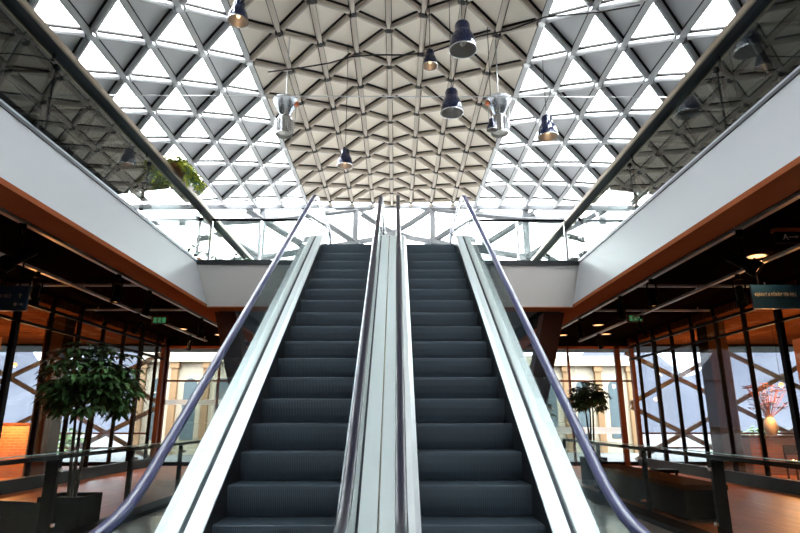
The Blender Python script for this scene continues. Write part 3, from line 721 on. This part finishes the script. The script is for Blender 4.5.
for (px, py, w) in ((757, 256, 'near the right edge beside the large spotlight'), (598, 325, 'in the right aisle beyond the exit sign'), (606, 334, 'in the right aisle nearest the end wall'), (563, 341, 'under the far end beside the right leaning column'), (13, 262, 'at the left edge beside the large spotlight'), (182, 329, 'in the left aisle beyond the exit sign'), (219, 342, 'in the left aisle nearest the end wall')):
    p = at_z(px, py, ZC); p *= min(1, 19.6 / p.y); downlight(p.x, p.y, 'round warm downlight ' + w, .13)

def text_mesh(txt, size, name, m, parent, M4):
    cu = bpy.data.curves.new(name, 'FONT'); cu.body = txt; cu.size = size; cu.align_x = 'LEFT'; cu.extrude = .002
    o = bpy.data.objects.new('tmp', cu); COL.objects.link(o); dg = bpy.context.evaluated_depsgraph_get()
    me = bpy.data.meshes.new_from_object(o.evaluated_get(dg)); bpy.data.objects.remove(o)
    me.materials.clear(); me.materials.append(M_[m]); n = bpy.data.objects.new(name, me); COL.objects.link(n); n.parent = parent; n.matrix_local = M4
    return n
def sign(px0, px1, pyt, pyb, Y, lab, arrow=True, align=0):
    a_ = at_y(px0, pyt, Y); b_ = at_y(px1, pyb, Y); w = b_.x - a_.x; h = a_.z - b_.z
    T = thing('direction_sign', lab, 'sign', ((a_.x + b_.x) / 2, Y, b_.z), 'navy hanging direction signs')
    s = MB(); s.box(-w/2, w/2, -.02, .02, 0, h); s.build('board', 'navy').parent = T
    for x in (-w*.35, w*.35): s = MB(); s.box(x - .01, x + .01, -.01, .01, h, ZC - b_.z); s.build('hanger', 'black').parent = T
    M4 = Matrix.Translation((-w/2 + w * .04 + align, -.026, h * .52)) @ Matrix.Rotation(R(90), 4, 'X')
    t = text_mesh('KIJÁRAT A FŐVÁM TÉR FELÉ', h * .20, 'lettering', 'signwhite', T, M4)
    tw = max(v.co.x for v in t.data.vertices); f_ = w * .72 / tw; t.scale = (f_, 1, 1)
    t.matrix_local = M4 @ Matrix.Diagonal((f_, 1, 1, 1))
    def arr(cx, cz, s0, right):
        m = MB()
        P = [(-.5, -.12), (.1, -.12), (.1, -.42), (.5, 0), (.1, .42), (.1, .12), (-.5, .12)]
        if not right: P = [(y, x) for x, y in P]
        m.poly([(cx + x * s0, -.023, cz + z * s0) for x, z in P], (0, -.004, 0)); m.build('arrow', 'signwhite').parent = T
    arr(w * .39, h * .60, h * .2, False); arr(w * .42, h * .26, h * .16, True)
    m = MB(); m.lathe([(0, 0), (h * .07, 0), (h * .07, .004), (0, .004)], 20, c=(w * .34, -.024, h * .26), axis=(0, -1, 0)); m.build('pictogram', 'signwhite').parent = T
sign(750, 812, 285, 309, 9.9, 'navy hanging sign with pale lettering in the right aisle')
sign(-38, 26, 286, 311, 9.8, 'navy hanging sign with pale lettering in the left aisle')
# small lit exit signs and the bronze-topped sign
for px, lab in ((635, 'small green exit sign under the ceiling of the right aisle'), (160, 'small green exit sign under the ceiling of the left aisle')):
    p = at_y(px, 320 if px < 300 else 318, 15.35)
    T = thing('exit_sign', lab, 'sign', tuple(p), 'green exit signs')
    s = MB(); s.box(-.22, .22, -.03, .03, -.11, .11); s.build('case', 'rustdark').parent = T
    s = MB()
    for x in (-.12, .0, .12): s.box(x - .045, x + .045, -.036, -.03, -.08, .06)
    s.build('lit_panel', 'green').parent = T
    s = MB(); s.lathe([(0, 0), (.014, 0), (.014, .004), (0, .004)], 10, c=(0, -.037, .035), axis=(0, -1, 0)); s.bar((0, -.039, .025), (-.01, -.039, -.02), .02, .004, up=(0, 1, 0)); s.bar((-.01, -.039, -.02), (-.035, -.039, -.06), .012, .004, up=(0, 1, 0)); s.bar((-.01, -.039, -.02), (.025, -.039, -.055), .012, .004, up=(0, 1, 0))
    s.poly([(-.155, -.037, -.015), (-.12, -.037, -.015), (-.12, -.037, -.035), (-.085, -.037, -.005), (-.12, -.037, .025), (-.12, -.037, .005), (-.155, -.037, .005)], (0, -.003, 0)); s.build('pictogram', 'signwhite').parent = T
    s = MB(); s.box(-.01, .01, -.01, .01, .11, ZC - p.z); s.build('hanger', 'black').parent = T
p = at_y(776, 243, 8.3); q = at_y(812, 227, 8.3)
T = thing('hanging_sign', 'black sign with a rust coloured top at the right edge under the ceiling', 'sign', tuple(p))
w = q.x - p.x; h = q.z - p.z
s = MB(); s.box(0, w, -.03, .03, 0, h * .66); s.build('board', 'black').parent = T
s = MB(); s.box(-.02, w, -.05, .05, h * .66, h); s.build('top_case', 'rust').parent = T
M4 = Matrix.Translation((w * .16, -.036, h * .17)) @ Matrix.Rotation(R(90), 4, 'X'); text_mesh('A', h * .5, 'lettering', 'signwhite', T, M4)
s = MB(); s.poly([(w * x, -.032, h * z) for x, z in ((.32, .31), (.5, .31), (.5, .24), (.58, .34), (.5, .44), (.5, .37), (.32, .37))], (0, -.004, 0)); s.build('arrow', 'signwhite').parent = T
s = MB(); s.box(w * .4, w * .45, -.01, .01, h, max(h + .02, ZC - p.z)); s.build('hanger', 'black').parent = T

# ------------------------------------------------------------------ plants
def leaf_blade(mb, base, dirv, L, W, droop):
    d = Vector(dirv).normalized(); side = d.cross(Vector((0, 0, 1)))
    if side.length < .05: side = Vector((1, 0, 0))
    side.normalize(); base = Vector(base); pts = []
    for t, w in ((0, .08), (.3, .8), (.6, 1.0), (.85, .55), (1, .02)):
        c = base + d * L * t + Vector((0, 0, -droop * L * t * t)); pts += [c - side * W * w / 2 + Vector((0, 0, .012 * w)), c, c + side * W * w / 2 + Vector((0, 0, .012 * w))]
    fs = []
    for i in range(4):
        for j in range(2): a = i * 3 + j; fs.append((a, a + 1, a + 4, a + 3))
    mb.add(pts, fs, True)
def umbrella_tree(loc, label, cr, cz, trunk_h, pot, n, mleaf='leafdark', seed=1, leafL=.17, squash=.75, name='potted_tree', potmat='pot', group=None, offx=0.0):
    """crown centre at cz above the floor, crown radius cr; pot = (half width, height)"""
    rnd = random.Random(seed)
    T = thing(name, label, 'plant', loc, group)
    pw, ph = pot
    s = MB()
    for (a, b) in (((-pw, -pw), (pw, -pw)), ((pw, -pw), (pw, pw)), ((pw, pw), (-pw, pw)), ((-pw, pw), (-pw, -pw))):
        s.bar((a[0], a[1], ph / 2), (b[0], b[1], ph / 2), .03, ph)
    s.box(-pw + .02, pw - .02, -pw + .02, pw - .02, 0, .03); P = s.build('planter', potmat); P.parent = T
    s = MB(); s.box(-pw + .015, pw - .015, -pw + .015, pw - .015, ph - .09, ph - .05); s.build('soil', 'soil').parent = T
    s = MB(); tops = []
    for q in range(3 if cr > .4 else 1):
        ox = (q - 1) * .03 if cr > .4 else 0; pts = [(ox, q * .02, ph - .06)]
        for t in (.3, .6, 1.0): pts.append((ox * (1 + 3 * t) + rnd.uniform(-.02, .02), q * .02 + rnd.uniform(-.03, .03), ph + (cz - ph) * t))
        s.tube(pts, [.028, .024, .02, .014], 8); tops.append(pts[-1])
    for q in range(16):
        an = rnd.uniform(0, 2*PI); el = rnd.uniform(-.3, 1.2); rr = cr * .75
        s.tube([(0, 0, cz - cr * .3), (offx * .6 + math.cos(an) * rr * .5 * math.cos(el), math.sin(an) * rr * .5 * math.cos(el), cz + rr * .3 * math.sin(el)), (offx + math.cos(an) * rr * math.cos(el), math.sin(an) * rr * math.cos(el), cz + rr * squash * math.sin(el))], [.012, .009, .005], 5)
    s.build('trunk', 'bark').parent = T
    s = MB(); s2 = MB()
    for i in range(n):
        an = rnd.uniform(0, 2*PI); u = rnd.uniform(-.75, 1); rr = cr * (rnd.random() ** .33) * rnd.uniform(.8, 1.05)
        cxy = math.sqrt(max(0, 1 - u*u)); c = Vector((math.cos(an) * cxy * rr + offx, math.sin(an) * cxy * rr, cz + u * rr * squash))
        out = (c - Vector((offx, 0, cz))).normalized()
        mb = s if rnd.random() < .7 else s2
        m = rnd.randint(6, 8); ph0 = rnd.uniform(0, 2*PI)
        for j in range(m):
            a2 = ph0 + 2*PI*j/m; t = Vector((math.cos(a2), math.sin(a2), 0)) + out * .35 + Vector((0, 0, .15))
            leaf_blade(mb, c, t, leafL * rnd.uniform(.75, 1.1), leafL * .36, rnd.uniform(.35, .8))
    s.build('foliage', mleaf).parent = T
    s2.build('foliage', 'leafmid' if mleaf == 'leafdark' else mleaf).parent = T
    return T
umbrella_tree((-4.62, 8.78, 0), 'tall umbrella tree in a square black planter behind the left balustrade', .67, 2.0, 1.0, (.29, .45), 230, seed=3, leafL=.23, squash=.95, offx=.09)
umbrella_tree((4.78, 14.6, 0), 'round-headed tree in a black planter near the right leaning column', .46, 2.02, 1.0, (.24, .62), 150, seed=5, leafL=.17, squash=.95, mleaf='leafdark')
umbrella_tree((3.95, 16.4, 0), 'bushy plant in a black planter behind the right handrail, nearer the end wall', .42, 1.75, 1.0, (.2, .5), 45, seed=9, leafL=.16, squash=.95)
# trailing plant over the left gallery rail
p = Vector((XL + .18, 9.35, ZU + .03 + UR + .045))
T = thing('trailing_plant', 'yellow green leafy plant in a trough on the left gallery rail', 'plant', tuple(p))
s = MB(); s.box(-.08, .08, -.32, .32, 0, .035); s.box(-.08, -.065, -.32, .32, 0, .08); s.box(.065, .08, -.32, .32, 0, .08); s.box(-.08, .08, -.32, -.305, 0, .08); s.box(-.08, .08, .305, .32, 0, .08); s.build('trough', 'terra').parent = T
rnd = random.Random(4); s = MB(); s2 = MB(); s3 = MB()
for i in range(64):
    y = rnd.uniform(-.42, .55); L = rnd.uniform(.15, .62); sx = rnd.choice((1, 1, 1, -1)); pts = []
    for t in (0, .35, .7, 1):
        pts.append(Vector((sx * (.04 + .22 * t + rnd.uniform(-.03, .03)), y + rnd.uniform(-.05, .05), .1 + .30 * L * math.sin(t * 2.2) * 1.3 - .95 * L * t * t)))
    s3.tube(pts, .005, 4)
    for q in range(9):
        t = rnd.random(); k = min(2, int(t * 3)); c = pts[k].lerp(pts[k+1], t * 3 - k)
        an = rnd.uniform(0, 2*PI); leaf_blade(s if rnd.random() < .8 else s2, c, (math.cos(an), math.sin(an), rnd.uniform(-.2, .5)), rnd.uniform(.08, .16), .05, .5)
s3.build('stems', 'leafmid').parent = T; s.build('foliage', 'leafyellow').parent = T; s2.build('foliage', 'leafmid').parent = T
# plants standing on the landing behind the glass, at its two ends
def bush(loc, label, r, h, potm, seed, ml='leafdark'):
    rnd = random.Random(seed); T = thing('potted_plant', label, 'plant', loc, 'potted plants on the landing')
    s = MB(); s.lathe([(0, 0), (r * .55, 0), (r * .7, h * .35), (r * .74, h * .35), (r * .74, h * .30), (0, h * .30)], 20); s.build('pot', potm).parent = T
    s = MB()
    for i in range(70):
        an = rnd.uniform(0, 2*PI); el = rnd.uniform(.0, 1.5); rr = r * rnd.uniform(.5, 1.0)
        c = Vector((math.cos(an) * rr * math.cos(el), math.sin(an) * rr * math.cos(el), h * .42 + h * .55 * math.sin(el) * rnd.uniform(.6, 1)))
        for q in range(4):
            a2 = rnd.uniform(0, 2*PI); leaf_blade(s, c, (math.cos(a2), math.sin(a2), .3), r * .55, r * .22, .6)
    s.build('foliage', ml).parent = T
    s = MB(); s.tube([(0, 0, h * .3), (0.01, 0, h * .75)], .015, 6); s.build('stem', 'bark').parent = T
bush((-4.40, 12.6, ZU + .06), 'leafy plant in a terracotta pot at the left end of the landing', .30, 1.05, 'terra', 1)
bush((-3.55, 13.4, ZU), 'smaller plant in a terracotta pot at the left end of the landing, further back', .25, .7, 'terra', 2)
bush((4.10, 12.6, ZU + .06), 'leafy plant in a dark pot at the right end of the landing', .30, 1.05, 'pot', 3)
bush((3.15, 13.6, ZU), 'smaller plant in a terracotta pot at the right end of the landing', .25, .7, 'terra', 6)

# ------------------------------------------------------------------ furniture beyond the balustrades
T = thing('bench', 'long low bench with brown wooden top beyond the right balustrade', 'bench', (4.68, 11.5, 0))
s = MB(); s.box(-.33, .33, -2.3, 2.1, .46, .53); s.build('seat_top', 'brownwood').parent = T
s = MB(); s.box(-.30, .30, -2.2, 2.0, .03, .46); s.build('base', 'black').parent = T
T = thing('stool', 'small dark square stool beside the long wooden bench', 'stool', (5.75, 13.0, 0))
s = MB(); s.box(-.22, .22, -.22, .22, .40, .47); s.build('seat', 'black').parent = T
for x in (-.18, .18):
    for y in (-.18, .18): s = MB(); s.box(x - .02, x + .02, y - .02, y + .02, 0, .40); s.build('leg', 'black').parent = T
def armchair(loc, label, rot, r=.42, h=.72):
    T = thing('rattan_armchair', label, 'armchair', loc, 'dark rattan armchairs', rot)
    s = MB(); n = 22; vs_ = []
    for rr, z in ((r * .86, .12), (r * .98, .40), (r, 1.0), (r * .93, 1.0), (r * .9, .40), (r * .8, .12)):
        for k in range(n + 1):
            an = R(-30) + (R(240)) * k / n; zz = z * h if z < .9 else h * (.72 + .28 * math.sin(max(0, min(PI, (an - R(-30)) / R(240) * PI))))
            vs_.append((math.cos(an) * rr, math.sin(an) * rr, zz))
    m = n + 1; s.add(vs_, [(j*m + k, j*m + k + 1, ((j+1) % 6)*m + k + 1, ((j+1) % 6)*m + k) for j in range(6) for k in range(n)], True)
    for j in range(9):
        z = h * (.2 + .055 * j); s.tube([(math.cos(R(-30) + R(240) * k / n) * r * (.90 + .1 * min(1, z / .5)) * 1.01, math.sin(R(-30) + R(240) * k / n) * r * (.90 + .1 * min(1, z / .5)) * 1.01, z) for k in range(n + 1)], .008, 5)
    s.build('woven_shell', 'rattan').parent = T
    s = MB(); s.lathe([(0, .40), (r * .8, .40), (r * .85, .36), (r * .85, .30), (0, .28)], 24); s.build('cushion', 'uphol').parent = T
    for an in (45, 135, 225, 315): s = MB(); s.tube([(math.cos(R(an)) * r * .7, math.sin(R(an)) * r * .7, .30), (math.cos(R(an)) * r * .75, math.sin(R(an)) * r * .75, 0)], .018, 6); s.build('leg', 'black').parent = T
armchair((-4.86, 7.85, 0), 'dark rattan armchair with rounded back at the bottom left corner', R(180), .42, .54)

# ------------------------------------------------------------------ the side rooms behind the glass
def column(x, y, w, m, lab):
    a = MB(); a.box(-w, w, -w, w, 0, ZC - .2); o = a.build('column', m); o.location = (x, y, 0); tag(o, lab, 'column', 'columns behind the shopfront glass')
column(-9.0, 15.4, .25, 'darkwood', 'dark brown pillar behind the left shopfront glass beside the tall tree')
column(8.78, 15.9, .26, 'darkwood', 'dark wood-clad pillar behind the right shopfront glass')
column(13.6, 18.9, .3, 'brick', 'brick pillar deep in the right side room')
column(-13.2, 18.6, .3, 'brick', 'brick pillar deep in the left side room')
def counter(x0, x1, y0, y1, h, m, lab):
    T = thing('bar_counter', lab, 'counter', ((x0 + x1) / 2, (y0 + y1) / 2, 0)); X0 = (x1 - x0) / 2; Yh = (y1 - y0) / 2
    s = MB(); s.box(-X0, X0, -Yh, Yh, 0, h); s.build('brick_front', m).parent = T
    s = MB(); s.box(-X0 - .05, X0 + .05, -Yh - .05, Yh + .05, h, h + .06); s.build('counter_top', 'brownwood').parent = T
counter(-10.9, -9.55, 16.2, 16.8, 1.35, 'brick', 'brick bar counter lit orange behind the left shopfront glass')
counter(10.0, 12.6, 16.9, 17.5, 1.0, 'brick', 'brick bar counter behind the right shopfront glass')
def lounge_table(x, y, lab):
    T = thing('cafe_table', lab, 'table', (x, y, 0), 'round wooden tables of the side rooms')
    s = MB(); s.lathe([(0, .74), (.38, .74), (.38, .71), (0, .70)], 24); s.build('table_top', 'orangewood').parent = T
    s = MB(); s.lathe([(0, 0), (.22, 0), (.22, .02), (.03, .04), (.03, .70), (0, .70)], 16); s.build('pedestal', 'black').parent = T
lounge_table(10.2, 14.6, 'round wooden table behind the right shopfront glass, nearest the pillar')
lounge_table(11.6, 15.4, 'round wooden table behind the right shopfront glass, in front of the bar counter')
lounge_table(-10.4, 13.6, 'round wooden table behind the left shopfront glass')
def chair(x, y, rot, lab):
    T = thing('wooden_chair', lab, 'chair', (x, y, 0), 'wooden chairs of the side rooms', rot)
    s = MB(); s.box(-.2, .2, -.2, .2, .43, .47); s.build('seat', 'brownwood').parent = T
    s = MB(); s.box(-.2, .2, .17, .2, .62, .86); s.build('backrest', 'brownwood').parent = T
    for a_ in (-.18, .18):
        for b_, hh in ((-.18, .43), (.18, .86)): s = MB(); s.box(a_ - .018, a_ + .018, b_ - .018, b_ + .018, 0, hh); s.build('leg', 'brownwood').parent = T
chair(10.2, 15.3, 0, 'wooden chair at the table nearest the right pillar, its back to the bar'); chair(9.75, 14.0, R(200), 'wooden chair at the table nearest the right pillar, by the glass'); chair(12.2, 15.2, R(-80), 'wooden chair at the table in front of the right bar counter'); chair(-10.4, 14.3, 0, 'wooden chair at the table behind the left glass')
# dried autumn bouquet lit orange on the right bar
T = thing('dried_bouquet', 'rust orange dried branches in a pale vase on the right bar counter', 'bouquet', (10.85, 17.2, 1.06))
s = MB(); s.lathe([(0, 0), (.12, 0), (.2, .2), (.14, .42), (.10, .5), (.12, .55)], 20); s.build('vase', 'cream').parent = T
s = MB(); rnd = random.Random(11)
for i in range(60):
    an = rnd.uniform(0, 2*PI); rr = rnd.uniform(.1, .55); c = Vector((math.cos(an) * rr, math.sin(an) * rr, .7 + rnd.random() * .75))
    s.tube([(0, 0, .45), tuple(c)], .006, 4)
    for q in range(6): a2 = rnd.uniform(0, 2*PI); leaf_blade(s, c, (math.cos(a2), math.sin(a2), .4), .16, .08, .3)
s.build('branches', 'russet').parent = T
# warm pendant globes of the side rooms
def room_lamp(x, y, z, e, lab, r=.07):
    T = thing('glowing_pendant', lab, 'lamp', (x, y, z), 'small glowing pendants in the side rooms')
    s = MB(); s.lathe([(0, -r), (r * .7, -r * .7), (r, 0), (r * .7, r * .7), (0, r)], 14); s.build('globe', 'hot').parent = T
    s = MB(); s.tube([(0, 0, r), (0, 0, ZC - .2 - z)], .006, 5); s.build('cord', 'cable').parent = T
    l = bpy.data.lights.new('glow', 'POINT'); l.energy = e; l.color = (1, .42, .13); l.shadow_soft_size = .08
    lo = bpy.data.objects.new('glow', l); COL.objects.link(lo); lo.parent = T; lo.location = (0, 0, -r - .05)
room_lamp(-10.3, 15.5, 1.75, 110, 'glowing pendant over the bar counter behind the left glass'); room_lamp(-11.6, 13.0, 2.9, 70, 'glowing pendant nearest the left edge behind the left glass'); room_lamp(-11.5, 17.6, 3.1, 50, 'glowing pendant deep in the left side room')
room_lamp(10.9, 16.5, 2.45, 90, 'glowing pendant over the bar counter behind the right glass'); room_lamp(10.4, 13.2, 3.2, 70, 'glowing pendant nearest the right edge behind the right glass'); room_lamp(10.2, 18.6, 3.3, 50, 'glowing pendant deep in the right side room')

# ------------------------------------------------------------------ outside
a = MB(); a.box(-60, 60, YE + .2, 120, -.3, -.12); o = a.build('ground', 'paving'); o['kind'] = 'structure'
def facade(x0, x1, Y, h, lab, seed):
    T = thing('old_building', lab, 'building', ((x0 + x1) / 2, Y, -.12), 'old plastered buildings outside the end wall'); w = (x1 - x0) / 2
    s = MB(); s.box(-w, w, 0, 3, 0, h); s.build('wall', 'plaster').parent = T
    n = int((x1 - x0) / 1.5)
    for i in range(n + 1):
        x = -w + i * 2 * w / n; s = MB(); s.box(x - .16, x + .16, -.22, 0, 0, h - .5); s.box(x - .22, x + .22, -.28, 0, h - .8, h - .5); s.build('pilaster', 'plastertan').parent = T
    for i in range(n):
        x = -w + (i + .5) * 2 * w / n
        P = [(x - .32, -.03, .7), (x + .32, -.03, .7), (x + .32, -.03, 3.3)] + [(x + .32 * math.cos(R(q)), -.03, 3.3 + .32 * math.sin(R(q))) for q in range(20, 180, 20)] + [(x - .32, -.03, 3.3)]
        s = MB(); s.poly(P, (0, .06, 0)); s.build('arched_window', 'darkpane').parent = T
    s = MB(); s.box(-w - .1, w + .1, -.35, 0, h - .5, h); s.build('cornice', 'plaster').parent = T
facade(-12.5, -3.0, 29, 4.9, 'pale old building with tan pilasters outside, left of the escalators', 1)
facade(2.2, 12.4, 31, 4.9, 'pale old building with tan pilasters outside, right of the escalators', 2)
# hills and bushes outside the side rooms
for sd, nm in ((-1, 'hill'), (1, 'hill')):
    s = MB(); n = 24; vs_ = []
    for j in range(5):
        for i in range(n + 1):
            x = sd * (14 + 66 * i / n); y = 75 + j * 8; z = -.3 + (j * 3.6) * (1 + .35 * math.sin(i * .7 + sd)) * (0.35 + .65 * min(1, i / 8)); vs_.append((x, y, z))
    m = n + 1; s.add(vs_, [(j*m + i, j*m + i + 1, (j+1)*m + i + 1, (j+1)*m + i) for j in range(4) for i in range(n)], True)
    o = s.build('hill', 'hill'); tag(o, kind='structure')
for i, (x, y, r) in enumerate(((17, 30, 1.0), (20.5, 33, 1.3), (24, 31, 1.1), (-17, 31, 1.1), (-20, 30, .9), (-23.5, 33, 1.3))):
    rnd = random.Random(i + 20); s = MB()
    for k in range(260):
        an = rnd.uniform(0, 2*PI); u = rnd.uniform(0, 1); rr = r * rnd.uniform(.7, 1); q = math.sqrt(1 - u*u)
        leaf_blade(s, (x + math.cos(an) * q * rr, y + math.sin(an) * q * rr, -.12 + u * rr * 1.1), (math.cos(an), math.sin(an), rnd.uniform(-.3, 1)), .4, .25, .3)
    o = s.build('bush', 'bush', loc=(x, y, -.12)); tag(o, 'round green bush outside the %s side room, %s' % ('right' if x > 0 else 'left', ('nearest the old building', 'in the middle', 'furthest out')[i % 3]), 'bush', 'bushes outside the side rooms')
